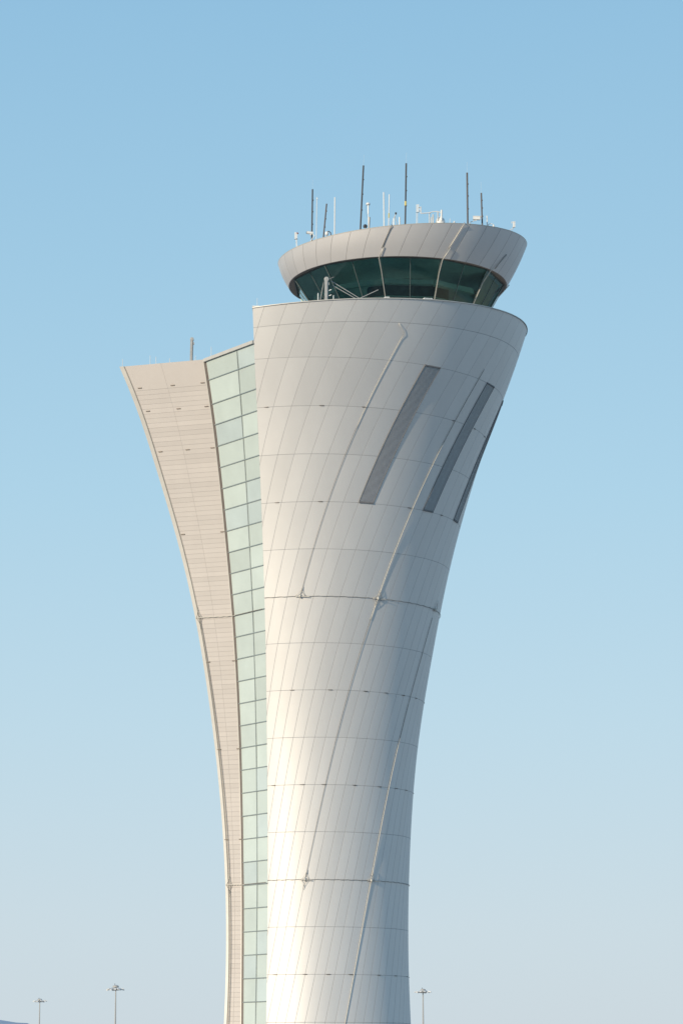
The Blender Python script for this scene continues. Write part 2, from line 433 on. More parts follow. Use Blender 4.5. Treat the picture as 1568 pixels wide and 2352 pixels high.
# sides and top of the fin volume
def back(z):
    a,b=fin(z);return (b[0]+.3,-b[1]),(a[0],-a[1])
def bfn(i,j):
    z=ZF[j];a,b=fin(z);k,l=back(z);bc=shell_pt(180-cutphi(z),z)
    pts=[(b[0],b[1]),k,l,(bc[0],bc[1])];return (pts[i][0],pts[i][1],z)
grid('rear_wall',4,NF,bfn,TRIM,tower,None,False)
z=FINTOP-.25;a,b=fin(z);k,l=back(z);c=cut(z);bc=shell_pt(180-cutphi(z),z)
mb=MB();mb.add([(b[0],b[1],z),(a[0],a[1],z),(c[0],c[1],z),(bc[0],bc[1],z),(l[0],l[1],z),(k[0],k[1],z)],[(0,1,2,3,4,5)]);mb.build('wing_roof',ROOFM,tower)
z=FINTOP;

# ---------------------------------------------------------------- green glass strip
def gp(t,z,o=0.):
    f=fin(z)[0];c=cut(z);dx,dy=c[0]-f[0],c[1]-f[1];l=math.hypot(dx,dy)
    return (f[0]+dx*t+dy/l*o,f[1]+dy*t-dx/l*o,z)
def gside(z):
    f=fin(z)[0];c=cut(z);return math.hypot(c[0]-f[0],c[1]-f[1])
ROWT=[(0,51.54),(4,45.04),(10,35.21),(16,24.92),(26,7.13)]
rowz=[56.33,54.94,53.11]+[interp(ROWT,i) for i in range(31)]
rowz=[r for r in rowz if r>0]+[0.02]
wall=MB()
def gw(z):return gside(z)
wv=[];
gz=[0.0]+[FINTOP*j/60 for j in range(1,61)]
for z in gz:wv+=[gp(0.02,z,-.12),gp(1,z,-.12)]
wall.add(wv,[(2*j,2*j+1,2*j+3,2*j+2) for j in range(len(gz)-1)])
glz=wall.build('glass_strip',GROOVE,tower)
MT=.66
def mt(z):return MT-.10*max(0,min(1,(56-z)/50))
for i in range(len(rowz)-1):
    z1,z0=rowz[i],rowz[i+1]
    for s in range(2):
        b=MB();vs=[]
        tilt=random.uniform(-.012,.012);tl2=random.uniform(-.012,.012)
        def tt(z):return (0.03,mt(z)-.006) if s==0 else (mt(z)+.006,1.0)
        vs=[gp(tt(z0)[0],z0+.03,0+tilt),gp(tt(z0)[1],z0+.03,tilt),gp(tt(z1)[1],z1-.03,tl2),gp(tt(z1)[0],z1-.03,tl2)]
        b.add(vs,[(0,1,2,3)]);b.build('glass_pane',GREENB if random.random()<.3 else GREEN,glz)
for z in rowz[:-1]:
    b=MB();b.bar(gp(0.02,z,.02),gp(1.0,z,.02),.08,.07);b.build('glazing_bar',GBAR,glz)
b=MB()
for j in range(60):
    za,zb=56.3*j/60,56.3*(j+1)/60;b.bar(gp(mt(za),za,.02),gp(mt(zb),zb,.02),.06,.08)
b.build('glazing_bar',GBAR,glz)
b=MB();p,q=gp(-.0,56.46,.0),gp(1.0,56.46,.0);b.bar(p,q,.3,.26);b.build('glass_strip_coping',TRIM,glz)
# cable crossing fin and glass at the two cable rings
for zr in (37.65,16.24):
    zr={37.65:36.86,16.24:16.1}[zr]
    cable('ring_cable',[finp(t/12,zr+.02*math.sin(t*3),.08) for t in range(-0,13)]+[gp(.1,zr,.1)],.032,CABLE)
    cable('ring_cable',[gp(.05+t*.09,zr,.09) for t in range(11)],.03,CABLED)
    for sx,sz in ((-1,1),(1,1),(1,-1),(-1,-1)):
        w=fw(zr);pts=[]
        for k in range(9):
            t=k/8;pts.append(finp((.28+sx*.25*(1-t)**2.6)/w,zr+sz*.9*t,.08))
        cable('cable_strand',pts,.016,CABLE if sz>0 else CABLED)
cable('conduit',[finp(.34/fw(z),z,.07) for z in [i*1.0 for i in range(1,38)]],.02,CABLED)

# ---------------------------------------------------------------- cab
def px2m(px,z):return px*depth(0,z)/F
def px2m(px,z):return px*depth(CABY,z)/F
xb,_,zb=at(913,658,CABY);RB=px2m(250,zb)
xt,_,ztp=at(924,587,CABY);RT_=px2m(285,ztp)
sx=(at(1209,566,CABY)[2]-at(638,608,CABY)[2])/(2*RT_)
th=math.radians(15.9);fy=CABY-RT_*math.cos(th)
sy=((ztp+sx*RT_*math.sin(th))-at(1000,513,fy)[2])/(RT_*math.cos(th))
print('cab',xb,zb,RB,xt,ztp,RT_,sx,sy,'front bottom',at(913,586,CABY-RB)[2])
def rimz(x,y):return ztp+sx*(x-xt)+sy*(y-CABY)
def band_pt(th,t,o=0.):
    """t 0 bottom .. 1 top ; th degrees"""
    a=math.radians(th)
    R0=RB+o;R1=RT_+o
    x0,y0=xb+R0*math.sin(a),CABY-R0*math.cos(a);x1,y1=xt+R1*math.sin(a),CABY-R1*math.cos(a)
    z1=rimz(x1,y1)
    bul=.10*math.sin(math.pi*t)
    return (x0+(x1-x0)*t+bul*math.sin(a),y0+(y1-y0)*t-bul*math.cos(a),zb+(z1-zb)*t)
NB=145
band=grid('roof_band',NB,9,lambda i,j:band_pt(i*360/(NB-1),j/8),BAND,tower,
   lambda i,j:(((i*360/(NB-1))/9.2308-(-10+3.7*j/8)/9.2308+50,.5),(1.5,3.6)))
b=MB();rings=[[band_pt(i*2.5,1,.0) for i in range(144)],[(lambda p:(p[0],p[1],p[2]+.07))(band_pt(i*2.5,1,.03)) for i in range(144)],[(lambda p:(p[0],p[1],p[2]+.07))(band_pt(i*2.5,1,-.3)) for i in range(144)],[(lambda p:(p[0],p[1],p[2]-.95))(band_pt(i*2.5,1,-.6)) for i in range(144)]]
b.add(sum(rings,[]),[(r*144+k,r*144+(k+1)%144,(r+1)*144+(k+1)%144,(r+1)*144+k) for r in range(3) for k in range(144)]);b.build('roof_rim',TRIM,tower)
b=MB();b.add([(lambda p:(p[0],p[1],p[2]-.85))(band_pt(i*2.5,1,-.6)) for i in range(144)],[tuple(range(144))]);b.build('cab_roof',ROOFM,tower)
# facets
ZV=at(917,690,CABY-6.7)[2]
RG1=px2m(244,zb);RGV=px2m(191,ZV);xg1=at(913,658,CABY)[0];xgv=at(918,690,CABY)[0]
ZG0=FLOOR+.02;ZG1=zb+.12
kz=(zb-ZG0)/(zb-ZV);RG0=RG1+(RGV-RG1)*kz;xg0=xg1+(xgv-xg1)*kz
print('glass',ZV,ZG0,ZG1,RG1,RG0,kz)
ANG=[-10.6+32.727*k for k in range(11)]
def gc(a,t,o=0.):
    r=math.radians(a);R=RG0+(RG1-RG0)*t+o;x=xg0+(xg1-xg0)*t;return Vector((x+R*math.sin(r),CABY-R*math.cos(r),ZG0+(ZG1-ZG0)*t))
# soffit ring from band bottom to the glass line, and bottom lip
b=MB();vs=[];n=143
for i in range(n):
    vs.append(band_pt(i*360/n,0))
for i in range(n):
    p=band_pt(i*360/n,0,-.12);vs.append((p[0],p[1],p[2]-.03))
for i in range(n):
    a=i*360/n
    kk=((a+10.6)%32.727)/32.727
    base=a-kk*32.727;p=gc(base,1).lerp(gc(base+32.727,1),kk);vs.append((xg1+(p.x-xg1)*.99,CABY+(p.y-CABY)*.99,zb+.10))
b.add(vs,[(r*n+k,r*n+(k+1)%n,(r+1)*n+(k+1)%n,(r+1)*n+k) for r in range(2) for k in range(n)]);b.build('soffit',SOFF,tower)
for k,a in enumerate(ANG):
    p0,p1,q0,q1=gc(a,0),gc(a+32.727,0),gc(a,1),gc(a+32.727,1)
    b=MB();b.add([p0,p1,q1,q0],[(0,1,2,3)]);w=b.build('cab_window',CGLASS,tower)
    am=math.radians(a+16.36)
    if w.data.polygons[0].normal.dot(Vector((math.sin(am),-math.cos(am),0)))<0:w.data.flip_normals()
    b=MB();b.bar((p0+p1)/2,(q0+q1)/2,.05,.06);b.build('mullion',MULL,w)
    b=MB();b.bar(gc(a,0),gc(a,1),.07,.12,up=(math.sin(math.radians(a)),-math.cos(math.radians(a)),0));b.build('corner_post',MULL,w)
    b=MB();b.bar(q0+Vector((0,0,-.06)),q1+Vector((0,0,-.06)),.08,.14);b.build('head_frame',MULL,w)
# interior
b=MB()
b.add([(gc(a,1,-.15).x,gc(a,1,-.15).y,ZG1-.1) for a in ANG],[tuple(range(11))]);b.build('cab_ceiling',INTC,tower)
b=MB()
for t,th_,w_ in ((.66,.12,.3),):
    for a in ANG:
        b.bar(gc(a,t,-.45),gc(a+32.727,t,-.45),w_,th_)
b.build('blind_rail',RAILM,tower)
b=MB()
for a in ANG:
    p,q=gc(a,.80,-.8),gc(a+32.727,.80,-.8);b.bar(p,q,.5,.40)
b.build('ceiling_beam',INTC,tower)
b=MB();cxx=xg0+.4;b.lathe((cxx,CABY+1.0,ZG0),[(4.6,0),(4.6,2.2),(3.4,2.25),(3.4,ZG1-ZG0-.1)],24);b.build('service_core',INTD,tower,True,40)
b=MB()
for a in ANG:
    b.bar(gc(a,.16,-1.0),gc(a+32.727,.16,-1.0),.9,.55)
b.build('console_desk',INTD,tower)
b=MB()
for a,h in ((-60,.9),(-30,.55),(14,.7),(38,.5),(62,1.1),(120,.8)):
    p=gc(a,.3,-1.3);b.box((p.x-.45,p.y-.1,p.z-.2),(p.x+.45,p.y+.1,p.z+h*.7))
b.build('display_screen',BLACK,tower)
b=MB();a=ANG[2];b.add([gc(a+3,.5,-.3),gc(a+30,.5,-.3),gc(a+30,.97,-.3),gc(a+3,.97,-.3)],[(0,1,2,3)]);b.build('warm_tone_panel',INTB,tower)  # panel added inside to give this window its warm brown tone
b=MB();b.add([tuple(gc(a,0,-.02)+Vector((0,0,.02))) for a in ANG],[tuple(range(11))]);b.build('cab_floor',INTD,tower)
# pale conduits over the band and down the corner posts
for i,a in enumerate(ANG):
    if not(-60<a<100 or a>300):continue
    ab=a if a<200 else a-360
    if ab<-20:continue
    top=[];ru=.035
    if i in (0,1):
        tt0=4.0;
        for k in range(9):
            t=1-.72*k/8;top.append(band_pt(ab+tt0*t+ (0.6 if i==0 else 1.0)*t,t,.07+(.05 if k==0 else 0)))
        m1=CABLED if i==0 else CABLE
        cable('conduit',[Vector(top[0])+Vector((0,.1,.15))]+top,ru,m1)
    elif i==2:
        cable('conduit',[band_pt(ab+7,.45,.05),band_pt(ab+4,.2,.1),band_pt(ab+2.5,.04,.18)],.04,CABLED)
    low=[band_pt(ab+(2.2 if i<2 else 2.5),.30 if i<2 else .04,.12),band_pt(ab+.8,.06 if i<2 else .02,.16),Vector(band_pt(ab,.0,.05))+Vector((0,0,-.15))]
    low+=[gc(ab,.86,.14),gc(ab,.5,.14),gc(ab,.05,.14)]
    cable('conduit',low,.038,CABLE)

# ---------------------------------------------------------------- rooftop equipment
def froof(px,d=.7):
    """depth of the roof rim under image column px, plus d metres behind it"""
    X=(px-CX)*depth(-3,69)/F;dx=max(-RT_*.985,min(RT_*.985,X-xt));return CABY-math.sqrt(RT_**2-dx**2)+d
def P(px,py,Y):return Vector(at(px,py,Y))
def c1(x,y):return 602.7+.2197*x,344.4+.2197*y
def c2(x,y):return 889.7+.2197*x,344.4+.2197*y
def roofz(v):
    ins=RT_-math.hypot(v.x-xt,v.y-CABY);return rimz(v.x,v.y)-max(.02,min(.75,(ins-.15)/.5))
def mast(name,base,top,r,m,label,group,whip=0.,band_=None,clips=(.3,.55,.78),d=.7,cat='antenna'):
    Y=froof(base[0],d);b0=P(*base,Y);t0=P(*top,Y);dirn=(t0-b0).normalized()
    foot=b0-dirn*((b0.z-roofz(b0))/dirn.z)
    e=empty(name,foot,label,cat,group)
    b=MB();b.tube([foot,t0],r,10);b.lathe(foot,[(r*2.6,0),(r*2.6,.05),(r*1.2,.07)],12);b.build('pole',m,e,True,40)
    if whip:
        b=MB();b.tube([t0,t0+dirn*whip],.005,6);b.build('whip_tip',WHITE,e)
    if band_:
        b=MB();b.tube([b0.lerp(t0,band_[0]),b0.lerp(t0,band_[1])],r*1.25,10);b.build('tape_band',YEL,e)
    for c in clips:
        b=MB();p=b0.lerp(t0,c);b.box((p.x-.01,p.y-.05,p.z-.04),(p.x+r+.035,p.y+.05,p.z+.04));b.build('cable_clip',m,e)
    return e
G1='dark mast antennas on the cab roof';G2='thin white whip antennas on the cab roof'
mast('mast_antenna',c1(515,930),c1(523,408),.062,POLE,'black mast antenna nearest the left end of the cab roof, beside the cylindrical camera',G1,.8)
mast('mast_antenna',c1(637,908),c1(670,560),.058,POLEB,'short brown mast antenna leaning to the right beside the white dome camera',G1,0)
mast('mast_antenna',c1(1023,825),c1(1055,160),.066,POLE,'very tall black mast antenna leaning slightly right, beside the white mushroom antenna',G1,.9)
mast('mast_antenna',c2(185,770),c2(195,137),.066,POLE,'tallest black mast antenna, with a yellow band low on it, mid roof',G1,.9,(.30,.37))
mast('mast_antenna',c2(838,775),c2(831,235),.07,POLEB,'tall dark brown mast antenna just left of the white box camera',G1,.9)
mast('mast_antenna',c2(990,795),c2(979,447),.062,POLEB,'shorter dark mast antenna just right of the white box camera',G1,.9)
mast('post_antenna',c1(1112,810),c1(1117,700),.075,GREY,'stubby dark grey post right of the white mushroom antenna',None,clips=(),cat='post')
mast('whip_antenna',c1(562,930),c1(568,490),.028,WHITE,'very thin white whip just right of the leftmost black mast',G2,clips=(.96,))
mast('whip_antenna',c1(753,880),c1(756,492),.05,WHITE,'thicker white whip standing alone right of the white dome camera',G2,clips=())
mast('whip_antenna',c1(1270,795),c1(1266,440),.05,WHITE,'white whip, left one of the pair above the left conduit of the roof band',G2,clips=())
mast('whip_antenna',c1(1318,790),c1(1325,462),.04,WHITE,'white whip with a yellow sleeve, right one of the pair above the left conduit',G2,clips=(),band_=(.25,.4))
mast('post_antenna',c1(1433,778),c1(1432,700),.06,WHITE,'short thick white post between the tripod sensor and the tallest mast',None,clips=(),cat='post')
mast('post_antenna',c2(1043,800),c2(1038,685),.045,WHITE,'short white post with the gooseneck lamp at its right',None,clips=(),cat='post')
mast('post_antenna',c2(652,770),c2(652,715),.02,WHITE,'tiny thin white rod right of the white domed cover',None,clips=(),cat='post')
# mushroom antenna
Y=froof(845);b0=P(*c1(1107,808),Y);t0=P(*c1(1103,572),Y);ft=Vector((b0.x,b0.y,roofz(b0)))
e=empty('satellite_antenna',ft,'white mushroom shaped antenna on a slim pole behind the tall black mast','antenna')
b=MB();b.tube([ft,b0.lerp(t0,.6)],.03,8);b.tube([b0.lerp(t0,.6),t0],.055,8);b.build('pole',WHITE,e)
b=MB();b.lathe(t0,[(.06,-.02),(.15,.0),(.17,.05),(.17,.12),(.13,.17),(.04,.19)],16);b.build('dome',WHITE,e,True,50)
b=MB();q=t0+Vector((-.02,0,0));b.tube([q,q+Vector((-.14,0,-.1)),q+Vector((-.16,0,-.4)),q+Vector((-.1,0,-.8)),q+Vector((0,0,-1.1))],.008,5);b.build('cord',BLACK,e)
# round dark floodlight
Y=froof(838);p=P(*c1(1073,793),Y)
e=empty('floodlight',(p.x,p.y,roofz(p)),'small round dark floodlight at the foot of the very tall leaning black mast','floodlight')
b=MB();b.lathe(p,[(.08,-.05),(.16,.0),(.17,.07),(.14,.1)],14,axis='y');b.build('lamp_head',BLACK,e,True,50)
b=MB();b.tube([(p.x,p.y,roofz(p)),p],.03,6);b.build('bracket',GREY,e)
# obstruction light + box on post (left end)
Y=froof(681,.5);p=P(*c1(360,1005),Y);ft=Vector((p.x,p.y,roofz(p)))
e=empty('obstruction_light',ft,'white boxy beacon with a red lens at the left end of the cab roof','warning light')
t0=P(*c1(355,930),Y);b=MB();b.tube([ft,t0],.04,8);b.build('post',WHITE,e)
x0,z0=t0.x,t0.z;u=.00758  # metres per crop pixel
b=MB();b.box((x0-.15,Y-.12,z0),(x0-.02,Y+.12,z0+.56));b.box((x0,Y-.1,z0+.04),(x0+.07,Y+.1,z0+.46));b.box((x0-.16,Y-.05,z0-.03),(x0+.08,Y+.05,z0));b.build('housing',WHITE,e)
b=MB();b.lathe((x0+.07,Y,z0+.50),[(.08,-.06),(.09,.0),(.05,.06)],12);b.build('lens',RED,e)
b=MB();b.tube([(x0+.04,Y,z0),(x0-.06,Y,z0-.25),(x0+.02,Y,z0-.5)],.01,5);b.build('cord',BLACK,e)
# cylindrical camera
def arm_camera(name,label,body,dirn,armpts,r,Y,square=False):
    pts=[P(*q,Y) for q in armpts];ft=Vector((pts[-1].x,Y,roofz(pts[-1])))
    e=empty(name,ft,label,'camera')
    b=MB();b.tube(pts+[ft],.035,8);b.build('arm',WHITE,e,True)
    p=P(*body[0],Y);q=P(*body[1],Y);b=MB()
    if square:b.bar(p,q,r*2,r*2.1)
    else:b.tube([p,q],r,12)
    b.build('camera_body',WHITE,e)
    b=MB();dd=(p-q).normalized()
    if square:
        b.bar(p+dd*.005,p+dd*.03,r*1.6,r*1.6);b.bar(p+Vector((0,0,r*1.25))+dd*.12,q+Vector((0,0,r*1.25)),r*2.3,.03)
    else:b.tube([p,p+dd*.04],r*.8,12)
    b.build('lens_hood',BLACK if not square else WHITE,e)
    b=MB();m=p.lerp(q,.6);b.box((m.x-.05,Y-.05,m.z-r-.1),(m.x+.05,Y+.05,m.z-r+.02));b.build('mount',WHITE,e);return e
arm_camera('surveillance_camera','white cylindrical camera pointing left beside the leftmost black mast',(c1(463,860),c1(530,868)),0,[c1(525,880),c1(545,895),c1(520,925),c1(505,945)],.12,froof(712,.35))
arm_camera('surveillance_camera','white box camera on a curved arm between the two right dark masts',(c2(967,713),c2(893,710)),0,[c2(915,725),c2(900,742),c2(872,748),c2(850,778)],.12,froof(1095,.6),True)
# dome camera
Y=froof(753,.4);p=P(*c1(672,873),Y)
e=empty('dome_camera',(p.x,p.y,roofz(p)),'white globe camera hanging from a dark hook right of the brown leaning mast','camera')
b=MB();b.lathe(p,[(.02,-.18),(.11,-.13),(.155,-.02),(.155,.06),(.13,.14),(.05,.19)],16);b.build('globe',WHITE,e,True,60)
b=MB();b.tube([p+Vector((.03,0,.19)),p+Vector((.16,0,.2)),p+Vector((.30,0,.1)),p+Vector((.34,0,-.1)),(p.x+.34,p.y,roofz(p))],.04,8);b.build('hook_arm',POLE,e,True)
# tripod sensor
Y=froof(905);p=P(*c1(1370,782),Y);ft=Vector((p.x,Y,roofz(p)))
e=empty('weather_sensor',ft,'small tripod weather sensor with a black cap beside the short white post','sensor')
q=P(*c1(1393,668),Y);b=MB();b.tube([ft,P(*c1(1372,712),Y)],.05,8);b.build('post',WHITE,e)
b=MB();b.tube([P(*c1(1372,712),Y),P(*c1(1383,690),Y),q],.035,8);b.tube([P(*c1(1408,778),Y),P(*c1(1385,700),Y)],.022,6);b.tube([P(*c1(1350,775),Y),P(*c1(1356,745),Y),P(*c1(1372,725),Y)],.016,6);b.build('strut',CABLE,e)
b=MB();b.lathe(q,[(.05,-.03),(.075,.0),(.075,.13),(.04,.15)],12);b.build('sensor_cap',BLACK,e)
# cross-arm weather station
Y=froof(960);ft=P(*c2(440,770),Y);ft.z=roofz(ft)
e=empty('weather_station',ft,'white pipe cross arm rig with twin flat panels at its left end','weather station')
b=MB()
for a in ([(350,660),(395,657),(430,655)],[(430,655),(475,642),(522,640),(560,652)]):b.tube([P(*c2(*q),Y) for q in a],.04,8)
b.tube([P(*c2(348,662),Y),P(*c2(347,590),Y)],.045,8)
b.tube([P(*c2(563,740),Y),P(*c2(565,625),Y)],.075,8);b.build('cross_arm',WHITE,e,True,50)
b=MB();b.tube([P(*c2(438,775),Y),P(*c2(437,668),Y),P(*c2(447,655),Y)],.035,8)
b.tube([P(*c2(527,735),Y),P(*c2(525,645),Y)],.045,8);b.tube([P(*c2(475,772),Y),P(*c2(476,672),Y)],.06,8);b.tube([P(*c2(456,772),Y),P(*c2(457,700),Y)],.045,8);b.build('leg',GREY,e)
for xx in (305,322):
    for w in (0,):
        b=MB();p=P(*c2(xx,570),Y);q=P(*c2(xx,650),Y);b.bar(p,q,.085,.22);b.build('panel',WHITE,e)
b=MB();p=P(*c2(335,600),Y);b.box((p.x-.1,Y-.03,p.z-.03),(p.x+.1,Y+.03,p.z+.03));p=P(*c2(335,635),Y);b.box((p.x-.1,Y-.03,p.z-.03),(p.x+.1,Y+.03,p.z+.03));b.build('panel_bracket',GREY,e)
b=MB();b.tube([P(*c2(302,775),Y),P(*c2(304,655),Y)],.025,6);b.tube([P(*c2(313,775),Y),P(*c2(314,655),Y)],.02,6);b.build('leg',WHITE,e)
# domed cover
Y=froof(1010);p=P(*c2(552,768),Y)
e=empty('domed_cover',(p.x,Y,roofz(p)),'rounded white dome at the right foot of the cross arm rig','dome')
b=MB();b.lathe((p.x,Y,p.z),[(.37,-.6),(.38,.15),(.36,.27),(.30,.40),(.2,.49),(.08,.53)],20);b.build('dome',WHITE,e,True,50)
b=MB();b.lathe((p.x,Y,p.z+.53),[(.07,0),(.07,.05),(.03,.08)],10);b.build('cap',WHITE,e)
# finial lamp
Y=froof(1043);p=P(*c2(697,772),Y)
e=empty('small_beacon',(p.x,Y,roofz(p)),'tiny cream beacon right of the thin white rod and domed cover','beacon')
b=MB();b.lathe((p.x,Y,p.z),[(.08,-.6),(.08,.0),(.07,.1),(.09,.12),(.07,.2),(.02,.27)],12);b.build('lamp',WHITE,e,True,50)
# gooseneck lamp
Y=froof(1133,.5);e=empty('gooseneck_lamp',P(*c2(1043,800),Y),'white gooseneck lamp arching to a hanging canister near the right rim','lamp')
b=MB();b.tube([P(*c2(*q),Y) for q in ((1045,802),(1052,778),(1070,768),(1095,770),(1106,778))],.03,8);b.build('neck',WHITE,e,True)
b=MB();q=P(*c2(1108,808),Y);b.lathe(q,[(.10,0),(.10,.1),(.06,.22),(.03,.26)],12);b.build('canister',WHITE,e,True,40)
# right end sensor
Y=froof(1180,.4);e=empty('wall_beacon',P(*c2(1245,852),Y),'white box on an upswept arm at the right end of the roof rim','sensor')
b=MB();b.tube([P(*c2(*q),Y) for q in ((1240,855),(1270,838),(1298,826),(1312,808))],.03,8);b.build('arm',WHITE,e,True)
b=MB();q=P(*c2(1321,778),Y);b.box((q.x-.10,Y-.1,q.z-.24),(q.x+.03,Y+.1,q.z+.24));b.box((q.x+.045,Y-.08,q.z-.22),(q.x+.1,Y+.08,q.z+.26));b.build('housing',WHITE,e)
b=MB();b.box((q.x-.22,Y-.03,q.z+.2),(q.x+.02,Y+.03,q.z+.24));b.tube([(q.x-.2,Y,q.z+.1),(q.x-.2,Y,q.z+.22)],.02,6);b.build('visor',WHITE,e)
b=MB();q2=P(*c2(1300,850),Y);b.tube([q-Vector((0,0,.22)),q2],.01,5);b.build('cord',GREY,e)

# ---------------------------------------------------------------- davits
def davit(base,top,w,Y,zfoot,label,rungs):
    p=P(*base,Y);t=P(*top,Y);ft=Vector((p.x,Y,zfoot));e=empty('davit_post',ft,label,'davit','grey davit posts of the tower')
    b=MB();b.bar(ft,t,w*.62,w*.9);b.bar(ft+Vector((w*.36,0.03,0)),t+Vector((w*.36,.03,0)),w*.25,w*.6);b.box((ft.x-w,Y-w,zfoot-.02),(ft.x+w*1.2,Y+w,zfoot+.04));b.build('post',GREY,e)
    b=MB();b.lathe(t+Vector((w*.1,0,0)),[(w*.2,-w*.42),(w*.52,-w*.38),(w*.52,w*.38),(w*.2,w*.42)],18,axis='y');b.build('head_sheave',GREY,e,True,40)
    for i in range(rungs):
        z=t.z-.9-.42*i;b=MB();b.bar((t.x+w*.55,Y,z),(t.x+w*1.15,Y-.02,z+.08),.05,.06);b.build('rung',WHITE,e)
    b=MB();b.box((t.x+w*.5,Y-.05,t.z-.45),(t.x+w*.72,Y+.05,t.z-.25));b.build('lug',GREY,e);return e
Yd=-9.0
d1=davit((c1(660,1590)),c1(664,1352),.36,-11,FLOOR,'thick grey davit post with white rungs standing on the deck before the cab windows',3)
for a,bq in (((640,1375),(605,1580)),((636,1390),(597,1580)),((688,1350),(745,1325))):
    b=MB();b.tube([P(*c1(*a),-10.9),P(*c1(*bq),-10.9)],.016,6);b.build('stay_wire',GREY,d1)
for a,bq in (((720,1370),(1015,1550)),((735,1415),(970,1550)),((1015,1550),(1210,1460))):
    b=MB();b.tube([P(*c1(*a),-10.5),P(*c1(*bq),-10.5)],.03,6);b.build('brace',GREY,d1)
davit((438,825),(440,779),.29,-5.5,FINTOP-.25,'thick grey davit post on the roof of the plank clad wing',0)
# lightning rods
def q3(x,y):return 258.3+.25625*x,660.1+.25625*y
GR='thin lightning rods on the tower roofs'
def rod(b0,t0,Y,r,label,zf):
    p=P(*b0,Y);t=P(*t0,Y);e=empty('lightning_rod',(p.x,Y,zf),label,'lightning rod',GR)
    b=MB();b.tube([(p.x,Y,zf),t.lerp(p,.1),t],[r,r,r*.3],6);b.build('rod',WHITE,e)
    b=MB();b.lathe((p.x,Y,zf),[(r*3,0),(r*3,.03),(r,.08)],8);b.build('foot',GREY,e)
def fd(px):
    x,y=px,840;a,b=fin(FINTOP-.1);X=(px-CX)*depth(-1,58)/F;t=(X-b[0])/(a[0]-b[0]);return b[1]+(a[1]-b[1])*t
zf=FINTOP-.25
for (a,bq,l) in (((338,685),(338,605),'lightning rod left of centre on the wing roof edge, taller of the close pair'),((390,678),(390,617),'lightning rod on the wing roof edge, shorter of the close pair'),((512,665),(512,632),'short lightning rod between the close pair of rods and the wing davit'),((742,640),(744,610),'short lightning rod just right of the davit on the wing roof'),((90,712),(90,640),'faint lightning rod at the far left tip of the wing')):
    px,_=q3(*a);rod(q3(*a),q3(*bq),fd(px)+.25,.02,l,zf)
rod(q3(885,612),q3(885,530),-7.5,.018,'thin lightning rod behind the sloping coping of the green glass strip',zf)
Yk=sfn(0,NZ-1)[1]+.4;zk=sfn(0,NZ-1)[2]
rod(q3(1297,186),q3(1297,92),Yk,.016,'lightning rod on the left corner of the deck parapet',zk+.09)
rod(c1(580,1590),c1(581,1492),-11.5,.04,'white rod left of the deck davit',FLOOR)
rod(c1(740,1580),c1(742,1515),-11.8,.035,'white rod right of the deck davit',FLOOR)
rod(c1(438,1600),c1(440,1560),-11,.025,'short white rod under the left corner of the cab glass',FLOOR)
# flat plates on the deck coping
for cc,x0,x1 in ((c1,1262,1320),(c2,380,462)):
    ends=[]
    for xx in (x0,x1):
        px=cc(xx,0)[0];i_=min(range(NU//2),key=lambda i:abs(proj(*sfn(i,NZ-1))[0]-px));ends.append(Vector(inset(sfn(i_,NZ-1),.012))+Vector((0,0,.13)))
    b=MB();b.bar(ends[0],ends[1],.25,.07);b.build('coping_plate',WHITE,tower)
p=Vector(sfn(0,NZ-1));b=MB();b.box((p.x-.03,p.y-.03,p.z+.10),(p.x+.5,p.y+.3,p.z+.17));b.build('coping_plate',WHITE,tower)

# ---------------------------------------------------------------- high-mast lights
def light_mast(px,py_top,D,Rc,label,nfl,seed,pole_top_py):
    random.seed(seed);Y=D+CAMY;top=P(px,py_top,Y);e=empty('high_mast_light',(top.x,Y,0),label,'floodlight mast','high mast floodlights on the horizon')
    zt=P(px,pole_top_py,Y).z
    b=MB();b.tube([(top.x,Y,0),(top.x,Y,zt)],[.40,.17],12);b.build('pole',GREY,e,True,40)
    b=MB()
    for rr,zz in ((Rc*.36,zt+.1),(Rc*.42,zt+.75)):
        n=20;b.tube([(top.x+rr*math.cos(2*math.pi*k/n),Y+rr*math.sin(2*math.pi*k/n),zz) for k in range(n+1)],.09,6)
    for k in range(6):
        t=k*math.pi/3;b.tube([(top.x,Y,zt+.2),(top.x+Rc*.95*math.cos(t),Y+Rc*.95*math.sin(t),zt+.3)],.07,6)
        b.tube([(top.x+Rc*.4*math.cos(t),Y+Rc*.4*math.sin(t),zt+.1),(top.x+Rc*.25*math.cos(t),Y+Rc*.25*math.sin(t),zt+1.3)],.06,6)
    b.build('crown_frame',GREY,e)
    for k in range(nfl):
        t=2*math.pi*k/nfl+.2;r=Rc*random.uniform(.72,1.);x,y=top.x+r*math.cos(t),Y+r*math.sin(t);z=zt+.3+random.uniform(-.1,.25)
        b=MB();dx,dy=math.cos(t),math.sin(t)
        b.bar((x-dx*.55,y-dy*.55,z+.22),(x+dx*.5,y+dy*.5,z-.12),.7,.28);b.build('floodlight_head',[WHITE],e)
    b=MB();hh=top.z-zt;b.lathe((top.x,Y,zt+hh*.55),[(Rc*.08,-hh*.4),(Rc*.08,0),(Rc*.34,.0),(Rc*.36,hh*.18),(Rc*.2,hh*.32),(.12,hh*.36)],16);b.build('head_cover',TRIM,e,True,40)
    b=MB();b.tube([(top.x-.3,Y,zt+hh*.85),(top.x-.3,Y,zt+hh*1.15)],.07,6);b.build('finial',BLACK,e)
light_mast(266,2262,930,2.8,'high mast floodlight left of the tower, the nearer and taller of the left pair',14,1,2276)
light_mast(91.5,2294,1100,2.4,'high mast floodlight at the far left edge, smaller of the left pair',9,2,2303)
light_mast(971,2271,950,2.5,'high mast floodlight just right of the tower base',12,3,2282)

